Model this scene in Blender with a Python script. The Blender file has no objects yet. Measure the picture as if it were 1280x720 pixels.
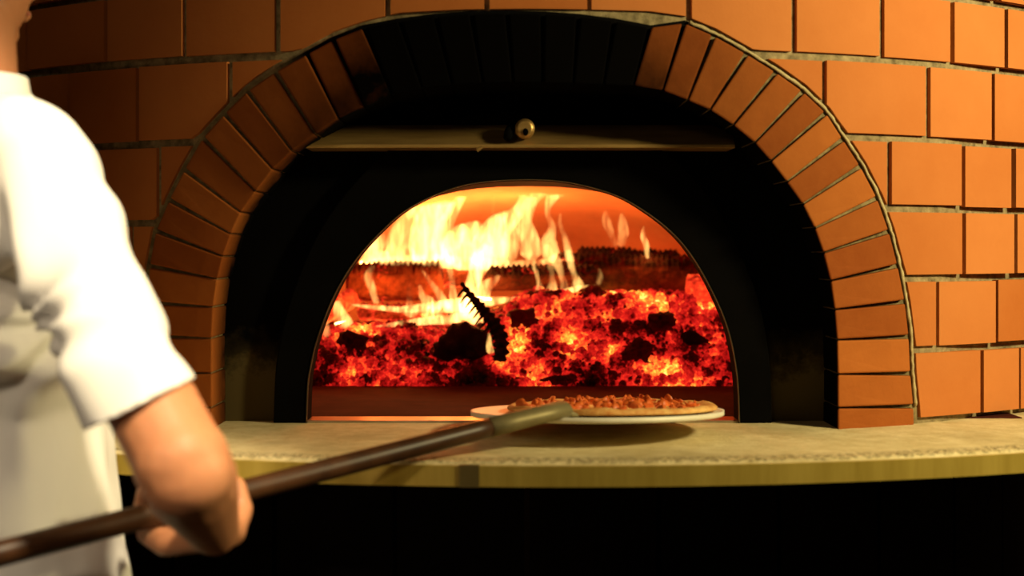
import bpy, bmesh, math, random
from mathutils import Vector, Matrix, noise
import numpy as np
random.seed(7)
S = bpy.context.scene
COL = S.collection
F = 1758.0            # focal length in pixels of the 1280 px frame
HY = 310.0            # horizon line of the photograph
ZC = 1.3607           # eye height
ZL = 1.10             # top of the oven counter
PI = math.pi

def P(px, py, D):
    """point at depth D (metres in front of the lens) seen at a pixel"""
    return Vector(((px - 640) / F * D, D, ZC - (py - HY) / F * D))

# ------------------------------------------------------------------ helpers
def link(name, me, mat=None, parent=None, smooth=False):
    o = bpy.data.objects.new(name, me)
    COL.objects.link(o)
    if mat is not None and not me.materials:
        me.materials.append(mat)
    if parent is not None:
        o.parent = parent
        o.matrix_parent_inverse = Matrix.Translation(-parent.location)
    if smooth:
        me.polygons.foreach_set('use_smooth', [True] * len(me.polygons))
    return o

def tag(o, label=None, cat=None, group=None, kind=None):
    if label: o['label'] = label
    if cat: o['category'] = cat
    if group: o['group'] = group
    if kind: o['kind'] = kind
    return o

def empty(name, loc, label=None, cat=None, group=None):
    o = bpy.data.objects.new(name, None)
    COL.objects.link(o)
    o.location = loc
    o.empty_display_size = .05
    return tag(o, label, cat, group)

class MB:
    """collects shapes into one mesh, with float point attributes"""
    def __init__(s):
        s.v, s.f, s.at = [], [], {}
    def add(s, vs, fs, **at):
        b = len(s.v)
        s.v += [tuple(v) for v in vs]
        s.f += [tuple(i + b for i in f) for f in fs]
        for k in set(list(at) + list(s.at)):
            arr = s.at.setdefault(k, [0.0] * b)
            val = at.get(k, 0.0)
            arr += list(val) if hasattr(val, '__len__') else [val] * len(vs)
        return b
    def mesh(s, name):
        me = bpy.data.meshes.new(name)
        me.from_pydata(s.v, [], s.f)
        for k, arr in s.at.items():
            a = me.attributes.new(k, 'FLOAT', 'POINT')
            a.data.foreach_set('value', arr)
        me.update()
        return me
    def build(s, name, mat, parent=None, smooth=False, bevel=0, seg=2, fix=True):
        me = s.mesh(name)
        if fix:
            bm = bmesh.new(); bm.from_mesh(me)
            bmesh.ops.recalc_face_normals(bm, faces=bm.faces)
            bm.to_mesh(me); bm.free()
        o = link(name, me, mat, parent, smooth)
        if bevel:
            m = o.modifiers.new('bevel', 'BEVEL'); m.width = bevel; m.segments = seg
            m.limit_method = 'ANGLE'; m.angle_limit = .6
        return o

def prism(mb, front, back, **at):
    n = len(front)
    vs = list(front) + list(back)
    fs = [tuple(range(n)), tuple(range(2 * n - 1, n - 1, -1))]
    for i in range(n):
        j = (i + 1) % n
        fs.append((i, i + n, j + n, j))
    mb.add(vs, fs, **at)

def box(mb, lo, hi, **at):
    x0, y0, z0 = lo; x1, y1, z1 = hi
    prism(mb, [(x0, y0, z0), (x1, y0, z0), (x1, y0, z1), (x0, y0, z1)],
          [(x0, y1, z0), (x1, y1, z0), (x1, y1, z1), (x0, y1, z1)], **at)

def frame_of(d):
    d = Vector(d).normalized()
    up = Vector((0, 0, 1)) if abs(d.z) < .95 else Vector((1, 0, 0))
    a = d.cross(up).normalized()
    return a, a.cross(d).normalized()

def tube(mb, pts, rads, n=16, caps=True, squash=None, side=None, **at):
    """rounded tube through pts; rads may be floats or (ra, rb); side = direction of ra"""
    pts = [Vector(p) for p in pts]
    rings = []
    for i, p in enumerate(pts):
        d = (pts[min(i + 1, len(pts) - 1)] - pts[max(i - 1, 0)]).normalized()
        if side is not None:
            a = Vector(side); a = (a - d * a.dot(d)).normalized(); b = a.cross(d)
        else:
            a, b = frame_of(d)
        r = rads[i]
        ra, rb = r if isinstance(r, tuple) else (r, r)
        rings.append([p + a * ra * math.cos(2 * PI * k / n) + b * rb * math.sin(2 * PI * k / n) for k in range(n)])
    vs = [v for r in rings for v in r]
    fs = []
    for i in range(len(rings) - 1):
        for k in range(n):
            k2 = (k + 1) % n
            fs.append((i * n + k, i * n + k2, (i + 1) * n + k2, (i + 1) * n + k))
    if caps:
        fs.append(tuple(range(n - 1, -1, -1)))
        fs.append(tuple(range((len(rings) - 1) * n, len(rings) * n)))
    mb.add(vs, fs, **at)

def ball(mb, c, r, n=14, rot=None, **at):
    if not isinstance(r, (tuple, Vector)): r = (r, r, r)
    vs = []; fs = []
    m = n // 2 + 2
    for i in range(1, m):
        t = PI * i / m
        for k in range(n):
            q = 2 * PI * k / n
            p = Vector((r[0] * math.sin(t) * math.cos(q), r[1] * math.sin(t) * math.sin(q), r[2] * math.cos(t)))
            if rot is not None: p = rot @ p
            vs.append(Vector(c) + p)
    tp = Vector((0, 0, r[2])); 
    if rot is not None: tp = rot @ tp
    vs.append(Vector(c) + tp); vs.append(Vector(c) - tp)
    for i in range(m - 2):
        for k in range(n):
            k2 = (k + 1) % n
            fs.append((i * n + k, (i + 1) * n + k, (i + 1) * n + k2, i * n + k2))
    T, B = len(vs) - 2, len(vs) - 1
    for k in range(n):
        k2 = (k + 1) % n
        fs.append((T, k, k2)); fs.append((B, (m - 2) * n + k2, (m - 2) * n + k))
    mb.add(vs, fs, **at)

def capsule(mb, a, b, ra, rb=None, n=16):
    rb = ra if rb is None else rb
    a = Vector(a); b = Vector(b)
    tube(mb, [a, a.lerp(b, .33), a.lerp(b, .67), b], [ra, ra + (rb - ra) * .33, ra + (rb - ra) * .67, rb], n)
    ball(mb, a, ra, n); ball(mb, b, rb, n)

def remeshed(mb, voxel, smooth, name):
    """one continuous surface from overlapping shapes"""
    me = mb.mesh(name)
    bm = bmesh.new(); bm.from_mesh(me)
    bmesh.ops.recalc_face_normals(bm, faces=bm.faces); bm.to_mesh(me); bm.free()
    o = bpy.data.objects.new(name, me); COL.objects.link(o)
    m = o.modifiers.new('r', 'REMESH'); m.mode = 'VOXEL'; m.voxel_size = voxel
    m = o.modifiers.new('s', 'SMOOTH'); m.factor = .5; m.iterations = smooth
    bpy.context.view_layer.update()
    dg = bpy.context.evaluated_depsgraph_get()
    out = bpy.data.meshes.new_from_object(o.evaluated_get(dg))
    bpy.data.objects.remove(o); bpy.data.meshes.remove(me)
    out.name = name
    return out

# ------------------------------------------------------------------ materials
class NT:
    def __init__(s, name):
        s.m = bpy.data.materials.new(name); s.m.use_nodes = True
        s.t = s.m.node_tree; s.t.nodes.clear()
        s.out = s.n('ShaderNodeOutputMaterial')
    def n(s, ty, **kw):
        nd = s.t.nodes.new(ty)
        for k, v in kw.items(): setattr(nd, k, v)
        return nd
    def l(s, a, b): s.t.links.new(a, b)
    def setv(s, sock, v):
        if hasattr(v, 'is_output') or isinstance(v, bpy.types.NodeSocket): s.l(v, sock)
        else: sock.default_value = v
    def math(s, op, a, b=0.0, clamp=False):
        nd = s.n('ShaderNodeMath', operation=op); nd.use_clamp = clamp
        s.setv(nd.inputs[0], a); s.setv(nd.inputs[1], b); return nd.outputs[0]
    def attr(s, name): return s.n('ShaderNodeAttribute', attribute_name=name).outputs['Fac']
    def obj(s): return s.n('ShaderNodeTexCoord').outputs['Object']
    def noise(s, scale, detail=4, rough=.6, vec=None, dist=0.0):
        nd = s.n('ShaderNodeTexNoise'); nd.inputs['Scale'].default_value = scale
        nd.inputs['Detail'].default_value = detail; nd.inputs['Roughness'].default_value = rough
        nd.inputs['Distortion'].default_value = dist
        s.l(vec if vec is not None else s.obj(), nd.inputs['Vector']); return nd.outputs['Fac']
    def mapping(s, scale, vec=None, loc=(0, 0, 0)):
        nd = s.n('ShaderNodeMapping'); nd.inputs['Scale'].default_value = scale; nd.inputs['Location'].default_value = loc
        s.l(vec if vec is not None else s.obj(), nd.inputs['Vector']); return nd.outputs[0]
    def ramp(s, fac, stops):
        nd = s.n('ShaderNodeValToRGB'); cr = nd.color_ramp
        while len(cr.elements) > 1: cr.elements.remove(cr.elements[-1])
        for i, (p, c) in enumerate(stops):
            e = cr.elements[0] if i == 0 else cr.elements.new(p)
            e.position = p
            if not hasattr(c, '__len__'): c = (c, c, c)
            e.color = (*c[:3], 1)
        s.setv(nd.inputs[0], fac); return nd.outputs['Color']
    def mix(s, fac, a, b, blend='MIX'):
        nd = s.n('ShaderNodeMix', data_type='RGBA', blend_type=blend)
        s.setv(nd.inputs[0], fac)
        for i, v in ((6, a), (7, b)):
            if isinstance(v, (tuple, list)): v = (*v[:3], 1)
            s.setv(nd.inputs[i], v)
        return nd.outputs[2]
    def bump(s, h, strength=.3, dist=.002):
        nd = s.n('ShaderNodeBump'); nd.inputs['Strength'].default_value = strength; nd.inputs['Distance'].default_value = dist
        s.l(h, nd.inputs['Height']); return nd.outputs[0]
    def pbr(s, color, rough=.8, metal=0.0, bump=None, em=None, es=0.0, spec=.3, sss=0.0):
        b = s.n('ShaderNodeBsdfPrincipled')
        if isinstance(color, tuple): color = (*color[:3], 1)
        s.setv(b.inputs['Base Color'], color); s.setv(b.inputs['Roughness'], rough); s.setv(b.inputs['Metallic'], metal)
        b.inputs['Specular IOR Level'].default_value = spec
        if bump is not None: s.l(bump, b.inputs['Normal'])
        if em is not None:
            if isinstance(em, tuple): em = (*em[:3], 1)
            s.setv(b.inputs['Emission Color'], em); s.setv(b.inputs['Emission Strength'], es)
        if sss:
            b.inputs['Subsurface Weight'].default_value = sss
            b.inputs['Subsurface Radius'].default_value = (1, .3, .15); b.inputs['Subsurface Scale'].default_value = .01
        s.l(b.outputs[0], s.out.inputs[0]); return s.m

def terracotta(name, dark=(.36, .085, .012), light=(.60, .215, .062), mot=26, mottled=.25):
    t = NT(name)
    tone = t.attr('tone')
    n1 = t.noise(mot, 5, .65); n2 = t.noise(4, 2)
    f = t.math('ADD', tone, t.math('MULTIPLY', t.math('SUBTRACT', n1, .5), mottled))
    f = t.math('ADD', f, t.math('MULTIPLY', t.math('SUBTRACT', n2, .5), .5), clamp=True)
    c = t.mix(f, dark, light)
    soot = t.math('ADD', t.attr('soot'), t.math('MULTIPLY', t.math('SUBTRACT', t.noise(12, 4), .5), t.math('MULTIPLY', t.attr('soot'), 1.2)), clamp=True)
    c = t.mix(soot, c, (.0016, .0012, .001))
    sp = t.noise(160, 3, .7)
    return t.pbr(c, t.math('ADD', .72, t.math('MULTIPLY', soot, .25)), bump=t.bump(t.math('ADD', t.math('MULTIPLY', sp, .4), n1), .25, .002), spec=.03)

def simple(name, c1, c2, scale=20, rough=.8, metal=0.0, bstr=.2, bdist=.002, stretch=None, spec=.3):
    t = NT(name)
    v = t.mapping(stretch) if stretch else None
    n1 = t.noise(scale, 6, .65, v)
    c = t.mix(t.ramp(n1, [(.3, 0.0), (.7, 1.0)]), c1, c2)
    return t.pbr(c, rough, metal, t.bump(n1, bstr, bdist), spec=spec)

M = {}
M['tile'] = terracotta('terracotta_tile')
M['brick'] = terracotta('arch_brick', (.20, .042, .008), (.44, .135, .028), 40, .35)
M['mortar'] = simple('mortar', (.10, .075, .035), (.42, .33, .17), 60, .95, bstr=.8, bdist=.003)
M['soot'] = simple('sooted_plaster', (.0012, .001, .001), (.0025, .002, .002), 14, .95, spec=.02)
t = NT('sooted_recess_lit_foot')       # sooty black wall; light near the counter painted in as a ragged paler band
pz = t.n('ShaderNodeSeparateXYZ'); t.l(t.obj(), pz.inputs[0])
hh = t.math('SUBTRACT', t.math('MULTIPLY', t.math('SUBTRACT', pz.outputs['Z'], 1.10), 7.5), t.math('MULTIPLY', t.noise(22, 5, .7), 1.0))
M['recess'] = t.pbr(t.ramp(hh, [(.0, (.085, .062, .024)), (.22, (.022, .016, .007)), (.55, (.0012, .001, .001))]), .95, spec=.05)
M['blacksteel'] = simple('black_steel', (.0016, .0014, .0013), (.0032, .0028, .0025), 8, .9, .0, .1, spec=.03)
M['bar'] = simple('heat_stained_steel', (.30, .17, .05), (.52, .33, .11), 9, .42, .7, .15, .001, (1, 1, 8))
M['stone'] = None
t = NT('counter_stone')
n1 = t.noise(35, 6, .7); n2 = t.noise(6, 3); n3 = t.noise(130, 3, .7)
c = t.mix(t.ramp(n1, [(.35, 0.0), (.7, 1.0)]), (.60, .48, .24), (.80, .68, .40))
c = t.mix(t.math('MULTIPLY', t.ramp(n2, [(.45, 0.0), (.65, 1.0)]), .4), c, (.30, .22, .09))
c = t.mix(t.math('MULTIPLY', t.attr('crumb'), t.ramp(n3, [(.45, 0.0), (.6, .8)])), c, (.10, .07, .02))
M['stone'] = t.pbr(c, .8, bump=t.bump(t.math('ADD', n1, n3), .5, .002), spec=.2)
M['brass'] = simple('brushed_band', (.42, .29, .045), (.60, .43, .09), 5, .42, .45, .06, .001, (6, 6, .6))
M['darkmetal'] = simple('dark_band_joint', (.16, .12, .04), (.2, .15, .05), 9, .5, .7)
M['underpanel'] = simple('black_panel', (.006, .004, .004), (.014, .008, .006), 5, .7, spec=.1)
M['hearth'] = simple('hearth_stone', (.040, .0075, .005), (.07, .016, .010), 14, .9, bstr=.3, spec=.06)
M['dome'] = simple('oven_dome_brick', (.42, .20, .11), (.60, .31, .18), 6, .9, bstr=.3)
M['threshold'] = simple('threshold_steel', (.30, .22, .14), (.5, .38, .24), 12, .35, .8, .1)

# embers: heat attribute drives the glow
def ember(name, gain=1.0, base=(.02, .008, .006)):
    t = NT(name)
    h = t.math('ADD', t.attr('hotness'), t.math('MULTIPLY', t.math('SUBTRACT', t.noise(130, 4, .75), .5), .85), clamp=True)
    col = t.ramp(h, [(.0, (0, 0, 0)), (.30, (.035, .0, .0)), (.45, (.45, .006, .005)), (.62, (.95, .022, .012)), (.77, (1, .12, .015)), (.90, (1, .38, .035)), (1.0, (1, .60, .12))])
    st = t.n('ShaderNodeMapRange'); t.l(h, st.inputs[0])
    st.inputs[1].default_value = .6; st.inputs[2].default_value = 1.0; st.inputs[3].default_value = 1.0 * gain; st.inputs[4].default_value = 2.6 * gain
    return t.pbr(base, .9, em=col, es=st.outputs[0], bump=t.bump(t.noise(180, 3), .6, .002), spec=.1)
M['ember'] = ember('glowing_coals')
t = NT('charred_wood')
wood = t.mix(t.ramp(t.noise(30, 5, .7, t.mapping((1, 1, 1))), [(.35, 0.0), (.7, 1.0)]), (.08, .022, .010), (.34, .11, .05))
wood = t.mix(t.attr('char'), wood, (.010, .006, .005))
h = t.math('ADD', t.attr('hotness'), t.math('MULTIPLY', t.math('SUBTRACT', t.noise(120, 3, .7), .5), .4), clamp=True)
col = t.ramp(h, [(.0, (0, 0, 0)), (.3, (.03, .0, .0)), (.5, (.5, .02, .006)), (.72, (1, .16, .02)), (1.0, (1, .66, .2))])
M['log'] = t.pbr(wood, .9, em=col, es=2.0, bump=t.bump(t.noise(150, 4, .7), .6, .003), spec=.1)

t = NT('flame')
v = t.mapping((60, 60, 14)); nz = t.noise(1.0, 3, .6, v, .8)
dens = t.ramp(nz, [(.36, .04), (.50, .55), (.66, 1.9)])
cc = t.n('ShaderNodeEmission')
em = t.attr('x')
cc.inputs['Color'].default_value = (1, .50, .125, 1)
oi = t.n('ShaderNodeObjectInfo')
sep = t.n('ShaderNodeSeparateColor'); t.l(oi.outputs['Color'], sep.inputs[0])
t.l(t.math('MULTIPLY', t.math('MULTIPLY', dens, 95.0), sep.outputs[0]), cc.inputs['Strength'])
t.l(cc.outputs[0], t.out.inputs['Volume'])
M['flame'] = t.m

t = NT('skin')
M['skin'] = t.pbr(t.mix(t.noise(14, 4), (.46, .185, .085), (.56, .245, .12)), .5, bump=t.bump(t.noise(240, 3), .12, .001), spec=.35, sss=.12)
t = NT('white_cotton')
M['cotton'] = t.pbr(t.mix(t.noise(5, 3), (.80, .77, .72), (.86, .84, .80)), .9, bump=t.bump(t.noise(420, 2), .08, .0006), spec=.1)
M['trousers'] = simple('dark_trousers', (.02, .02, .025), (.035, .033, .035), 40, .9)
M['shoe'] = simple('black_leather', (.012, .012, .012), (.02, .02, .02), 30, .4)
M['hair'] = simple('black_hair', (.008, .006, .005), (.03, .02, .015), 60, .55, stretch=(1, 1, .2))
M['eye'] = simple('eye_white', (.7, .68, .62), (.75, .72, .68), 4, .2)
M['iris'] = simple('dark_iris', (.02, .01, .006), (.03, .015, .01), 4, .2)
M['lip'] = simple('lip', (.45, .14, .10), (.5, .18, .13), 30, .5)
M['handle'] = simple('dark_stained_wood', (.030, .012, .005), (.066, .026, .009), 9, .4, bstr=.2, bdist=.001, stretch=(3, 3, 3))
M['socket'] = simple('worn_steel_socket', (.17, .14, .06), (.30, .25, .12), 14, .55, .45)
M['blade'] = simple('floured_aluminium', (.80, .74, .58), (.88, .83, .68), 30, .5, .1)
t = NT('pizza_crust')
M['crust'] = t.pbr(t.mix(t.ramp(t.noise(45, 5, .7), [(.35, 0.0), (.7, 1.0)]), (.62, .24, .05), (.92, .62, .22)), .7, bump=t.bump(t.noise(80, 4), .4, .003))
M['cheese'] = simple('melted_cheese', (.80, .42, .10), (.88, .62, .22), 55, .45, bstr=.5)
M['sauce'] = simple('tomato', (.50, .06, .012), (.80, .20, .035), 90, .4, bstr=.4)
M['floor'] = simple('quarry_floor', (.05, .03, .02), (.09, .055, .035), 6, .6)
M['wallpaint'] = simple('dim_wall', (.14, .09, .05), (.18, .12, .07), 3, .9)
M['char'] = simple('charcoal', (.008, .005, .005), (.03, .018, .014), 90, .9, bstr=.8, bdist=.004)

# ------------------------------------------------------------------ room shell
def shell(name, lo, hi, mat):
    mb = MB(); box(mb, lo, hi)
    return tag(mb.build(name, mat), kind='structure')
shell('floor', (-2.6, -2.4, -.05), (2.6, 4.4, 0), M['floor'])
shell('ceiling', (-2.6, -2.4, 2.75), (2.6, 4.4, 2.8), M['wallpaint'])
shell('wall_left', (-2.65, -2.4, 0), (-2.6, 4.4, 2.75), M['wallpaint'])
shell('wall_right', (2.6, -2.4, 0), (2.65, 4.4, 2.75), M['wallpaint'])
shell('wall_back', (-2.6, 4.4, 0), (2.6, 4.45, 2.75), M['wallpaint'])
shell('wall_front', (-2.6, -2.45, 0), (2.6, -2.4, 2.75), M['wallpaint'])

# ------------------------------------------------------------------ the oven
CX, RW = .023, 1.3
CY = 1.95 + RW
oven = empty('pizza_oven', (CX, CY, 0), 'round wood-fired brick pizza oven with arched mouth, terracotta tiled front and stone counter', 'oven')

def wallpt(px, py, r=RW):
    u = (px - 640) / F
    # |(u t - CX, t - CY)| = r
    a = u * u + 1; b = -2 * (u * CX + CY); c = CX * CX + CY * CY - r * r
    tt = (-b - math.sqrt(b * b - 4 * a * c)) / (2 * a)
    return P(px, py, tt)
def to_tz(p): return math.atan2(p.x - CX, CY - p.y), p.z
def cyl(th, z, r): return Vector((CX + r * math.sin(th), CY - r * math.cos(th), z))

OUT = [(1146, 545), (1145, 507), (1141, 467), (1139, 419), (1134, 378), (1125, 331), (1114, 289), (1099, 246), (1079, 207), (1056, 172), (1034, 139),
       (1005, 111), (971, 87), (934, 64), (893, 41), (856, 26), (813, 20), (740, 18), (660, 17), (580, 18), (500, 22), (454, 33), (416, 46), (383, 64),
       (343, 86), (308, 111), (279, 141), (252, 170), (229, 210), (210, 248), (194, 287), (185, 332), (182, 379), (181, 420), (180, 465), (179, 510), (178, 545)]
out_tz = [to_tz(wallpt(*p)) for p in OUT][::-1]      # left to right in theta
MID = to_tz(wallpt(661, 320))
def archcurve(grow):
    """arch outline grown outwards by `grow` metres, as (theta, z) left to right"""
    o = []
    for i, (th, z) in enumerate(out_tz):
        a = out_tz[max(i - 1, 0)]; b = out_tz[min(i + 1, len(out_tz) - 1)]
        tx, tz = (b[0] - a[0]) * RW, b[1] - a[1]
        L = math.hypot(tx, tz)
        o.append((th - tz / L * grow / RW, z + tx / L * grow))
    for i in range(1, len(o)):                        # keep theta rising
        if o[i][0] <= o[i - 1][0]: o[i] = (o[i - 1][0] + 1e-4, o[i][1])
    return o
def clip_poly(th0, th1, z0, z1, curve):
    """pieces of the rectangle lying above the arch curve"""
    def top(t):
        if t < curve[0][0] or t > curve[-1][0]: return -9
        for (a, za), (b, zb) in zip(curve, curve[1:]):
            if a <= t <= b: return za + (zb - za) * (t - a) / (b - a)
        return -9
    ts = [th0 + (th1 - th0) * i / 10 for i in range(11)]
    ts += [t for t, _ in curve if th0 < t < th1]
    for e in (curve[0][0] - 1e-5, curve[-1][0] + 1e-5):
        if th0 < e < th1: ts.append(e)
    for (a, za), (b, zb) in zip(curve, curve[1:]):
        if (za - z1) * (zb - z1) < 0:
            t = a + (b - a) * (z1 - za) / (zb - za)
            if th0 < t < th1: ts.append(t)
    ts = sorted(set(ts))
    runs, cur = [], []
    for t in ts:
        b = max(z0, top(t))
        if b < z1 - 1e-6 or (cur and b <= z1 + 1e-6) or (not cur and abs(b - z1) < 1e-6):
            cur.append((t, min(b, z1)))
            if cur and len(cur) > 1 and b >= z1 - 1e-6 and max(z1 - q[1] for q in cur) > 1e-4:
                runs.append(cur); cur = [(t, z1)]
            elif b >= z1 - 1e-6 and len(cur) > 1:
                cur = [(t, z1)]
        else:
            if len(cur) > 1: runs.append(cur)
            cur = []
    if len(cur) > 1: runs.append(cur)
    return [r for r in runs if max(z1 - b for _, b in r) > .006 and (r[-1][0] - r[0][0]) * RW > .006]
def slabpiece(mb, run, z1, rf, rb, **at):
    n = len(run)
    vs = []
    for r in (rf, rb):
        vs += [cyl(t, z1, r) for t, b in run] + [cyl(t, min(b, z1 - 1e-4), r) for t, b in run]
    fs = []
    m = 2 * n
    for i in range(n - 1):
        fs.append((i, i + 1, n + i + 1, n + i))
        fs.append((m + i, m + n + i, m + n + i + 1, m + i + 1))
        fs.append((i, m + i, m + i + 1, i + 1))
        fs.append((n + i, n + i + 1, m + n + i + 1, m + n + i))
    fs.append((0, n, m + n, m)); fs.append((n - 1, m + n - 1, m + 2 * n - 1, 2 * n - 1))
    mb.add(vs, fs, **at)

EDGE = 1.25
mb = MB()
for run in clip_poly(-EDGE, EDGE, ZL - .02, 2.35, archcurve(-.012)):
    slabpiece(mb, run, 2.35, RW - .006, RW - .05)
mb.build('facade_mortar', M['mortar'], oven)

cutc = archcurve(.007)
tiles = MB(); rj = random.Random(5)
def jg(): return rj.uniform(-.0012, .0012)
def zl(py, px, left=False):
    return wallpt(px, py).z
G = .0054
def row(z0, z1, joints, seed):
    rr = random.Random(seed)
    for a, b in zip(joints, joints[1:]):
        j = rr.uniform(-.001, .001)
        tone = rr.uniform(.42, .85)
        for run in clip_poly(a + (G - .0012 + jg()) / RW, b - (G - .0012 + jg()) / RW, z0 + G + j, z1 - G + j, cutc):
            slabpiece(tiles, run, z1 - G + j, RW + rr.uniform(-.001, .0012), RW - .012, tone=tone)
def th_of(px): return to_tz(wallpt(px, 300))[0]
def fill(js, lo, hi, w, seed):
    rr = random.Random(seed)
    js = list(js)
    while js[0] > lo: js.insert(0, js[0] - w * rr.uniform(.85, 1.1) / RW)
    while js[-1] < hi: js.append(js[-1] + w * rr.uniform(.85, 1.1) / RW)
    return [max(lo, min(hi, j)) for j in js]
zr = [ZC + z for z in (.377, .275, .161, .058, -.045, -.151)] + [ZL + .004]
zlft = [ZC + z for z in (.377, .273, .1535, .037, -.067, -.16)] + [ZL + .004]
rows = [
    ([33, 133, 230, 347, 484, 608], [737, 862, 992, 1103, 1191, 1258]),
    ([86, 172, 288, 400], [920, 1031, 1160, 1242]),
    ([112, 198, 300], [1040, 1112, 1204, 1267]),
    ([60, 165, 260], [1080, 1205, 1270]),
    ([110, 200], [1090, 1172, 1247]),
    ([60, 160, 240], [1100, 1227, 1275]),
]
mid = th_of(661)
for i, (L, R) in enumerate(rows):
    jl = fill([th_of(x) for x in L], -EDGE, -9, .13, 50 + i) if False else [th_of(x) for x in L]
    rr = random.Random(60 + i)
    while jl[0] > -EDGE: jl.insert(0, max(-EDGE, jl[0] - .13 * rr.uniform(.8, 1.1) / RW))
    jr = [th_of(x) for x in R]
    while jr[-1] < EDGE: jr.append(min(EDGE, jr[-1] + .13 * rr.uniform(.8, 1.1) / RW))
    if i == 0:
        row(zr[i + 1], zr[i], jl + jr, 100 + i)
    else:
        row(zlft[i + 1], zlft[i], jl + [mid], 100 + i)
        row(zr[i + 1], zr[i], [mid] + jr, 200 + i)
for k in range(5):                                    # courses above the frame
    js = [-EDGE]; rr = random.Random(300 + k)
    while js[-1] < EDGE: js.append(min(EDGE, js[-1] + .14 * rr.uniform(.8, 1.15) / RW))
    z = ZC + .377 + k * .11
    row(z, z + .11, js, 400 + k)
tiles.build('facade_tiles', M['tile'], oven, bevel=.0022)

# arch bricks: (outer, inner) joints, right side from the crown down, then left side
JR = [((813, 21), (792, 107)), ((856, 27), (829, 113)), ((893, 43), (860, 125)), ((934, 66), (888, 137)), ((971, 89), (917, 156)), ((1005, 113), (944, 178)),
      ((1034, 140), (964, 201)), ((1055, 173), (984, 227)), ((1077, 207), (1004, 255)), ((1098, 247), (1019, 285)), ((1113, 289), (1030, 316)),
      ((1124, 332), (1039, 351)), ((1133, 377), (1044, 387)), ((1138, 421), (1047, 425)), ((1140, 467), (1048, 468)), ((1144, 508), (1048, 510)), ((1145, 541), (1048, 541))]
JL = [((454, 33), (490, 118)), ((416, 48), (455, 132)), ((383, 66), (423, 148)), ((343, 88), (394, 168)), ((308, 112), (365, 189)), ((279, 141), (341, 212)),
      ((252, 171), (320, 240)), ((229, 211), (301, 266)), ((210, 249), (289, 293)), ((193, 288), (279, 321)), ((185, 332), (272, 349)), ((183, 378), (267, 384)),
      ((181, 420), (265, 423)), ((180, 466), (265, 467)), ((179, 509), (265, 510)), ((178, 541), (265, 541))]
NC = 8
crown = []
for i in range(NC + 1):
    u = i / NC
    x = 454 + (813 - 454) * u; xi = 490 + (792 - 490) * u
    crown.append(((x, 15 + 18 * (abs(u * 2 - 1)) ** 2.2), (xi, 103 + (15 * (1 - u) + 4 * u) * abs(2 * u - 1) ** 2)))
JR[0] = crown[-1]; JL[0] = crown[0]
BD = .21
arch = MB(); am = MB()
def lerp2(a, b, t): return (a[0] + (b[0] - a[0]) * t, a[1] + (b[1] - a[1]) * t)
def arch_brick(a, b, soot, gapo=2.6, gapi=.9, black=False):
    (ao, ai), (bo, bi) = a, b
    lo = math.dist(ao, bo); li = math.dist(ai, bi)
    o1, o2 = lerp2(ao, bo, gapo / lo), lerp2(bo, ao, gapo / lo)
    i1, i2 = lerp2(ai, bi, gapi / li), lerp2(bi, ai, gapi / li)
    o1 = lerp2(o1, i1, .02); o2 = lerp2(o2, i2, .02)
    r = RW + .004 + random.uniform(-.002, .003)
    N = 4
    fr = [wallpt(*lerp2(o1, o2, k / 2), r) for k in range(3)]
    fr += [wallpt(*lerp2(o2, i2, k / N), r) for k in range(1, N + 1)]
    fr += [wallpt(*lerp2(i2, i1, k / 2), r) for k in range(1, 3)]
    fr += [wallpt(*lerp2(i1, o1, k / N), r) for k in range(1, N)]
    n = len(fr)
    back = [p + Vector((0, .010 if black else .075, 0)) for p in fr]
    back2 = [p + Vector((0, BD, 0)) for p in fr]
    tone = random.uniform(.25, .95)
    vs = fr + back + back2
    # sooting deepens towards the oven and opening; black paints shade into the right reveal
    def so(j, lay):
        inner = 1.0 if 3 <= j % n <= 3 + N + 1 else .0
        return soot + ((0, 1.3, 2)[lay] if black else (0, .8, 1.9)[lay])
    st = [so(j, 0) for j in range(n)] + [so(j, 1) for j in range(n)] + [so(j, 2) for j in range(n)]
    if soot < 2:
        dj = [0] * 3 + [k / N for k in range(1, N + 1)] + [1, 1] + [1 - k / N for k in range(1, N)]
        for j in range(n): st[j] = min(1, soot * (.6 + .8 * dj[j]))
    fs = [tuple(range(n)), tuple(range(3 * n - 1, 2 * n - 1, -1))]
    for L in (0, 1):
        for i in range(n):
            j = (i + 1) % n
            fs.append((L * n + i, (L + 1) * n + i, (L + 1) * n + j, L * n + j))
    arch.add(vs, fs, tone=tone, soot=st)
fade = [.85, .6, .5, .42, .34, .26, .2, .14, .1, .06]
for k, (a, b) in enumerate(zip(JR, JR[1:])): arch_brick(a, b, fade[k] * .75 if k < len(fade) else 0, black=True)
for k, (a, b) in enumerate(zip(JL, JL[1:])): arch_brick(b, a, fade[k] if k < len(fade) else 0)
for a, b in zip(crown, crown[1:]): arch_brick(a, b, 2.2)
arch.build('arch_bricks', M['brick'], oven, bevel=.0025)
seq = JL[::-1] + crown[1:-1] + JR
n = len(seq)
vs = []
for (o, i) in seq:
    for r, dy in ((RW - .004, 0), (RW - .004, BD - .01)):
        a = wallpt(*lerp2(o, i, -.02), r); b = wallpt(*lerp2(o, i, .985), r)
        vs += [a + Vector((0, dy, 0)), b + Vector((0, dy, 0))]
fs = []
for k in range(n - 1):
    a, b = 4 * k, 4 * k + 4
    fs += [(a, a + 1, b + 1, b), (a + 2, b + 2, b + 3, a + 3), (a, b, b + 2, a + 2), (a + 1, a + 3, b + 3, b + 1)]
fs += [(0, 2, 3, 1), (4 * n - 4, 4 * n - 3, 4 * n - 1, 4 * n - 2)]
t = NT('arch_mortar'); 
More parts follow.
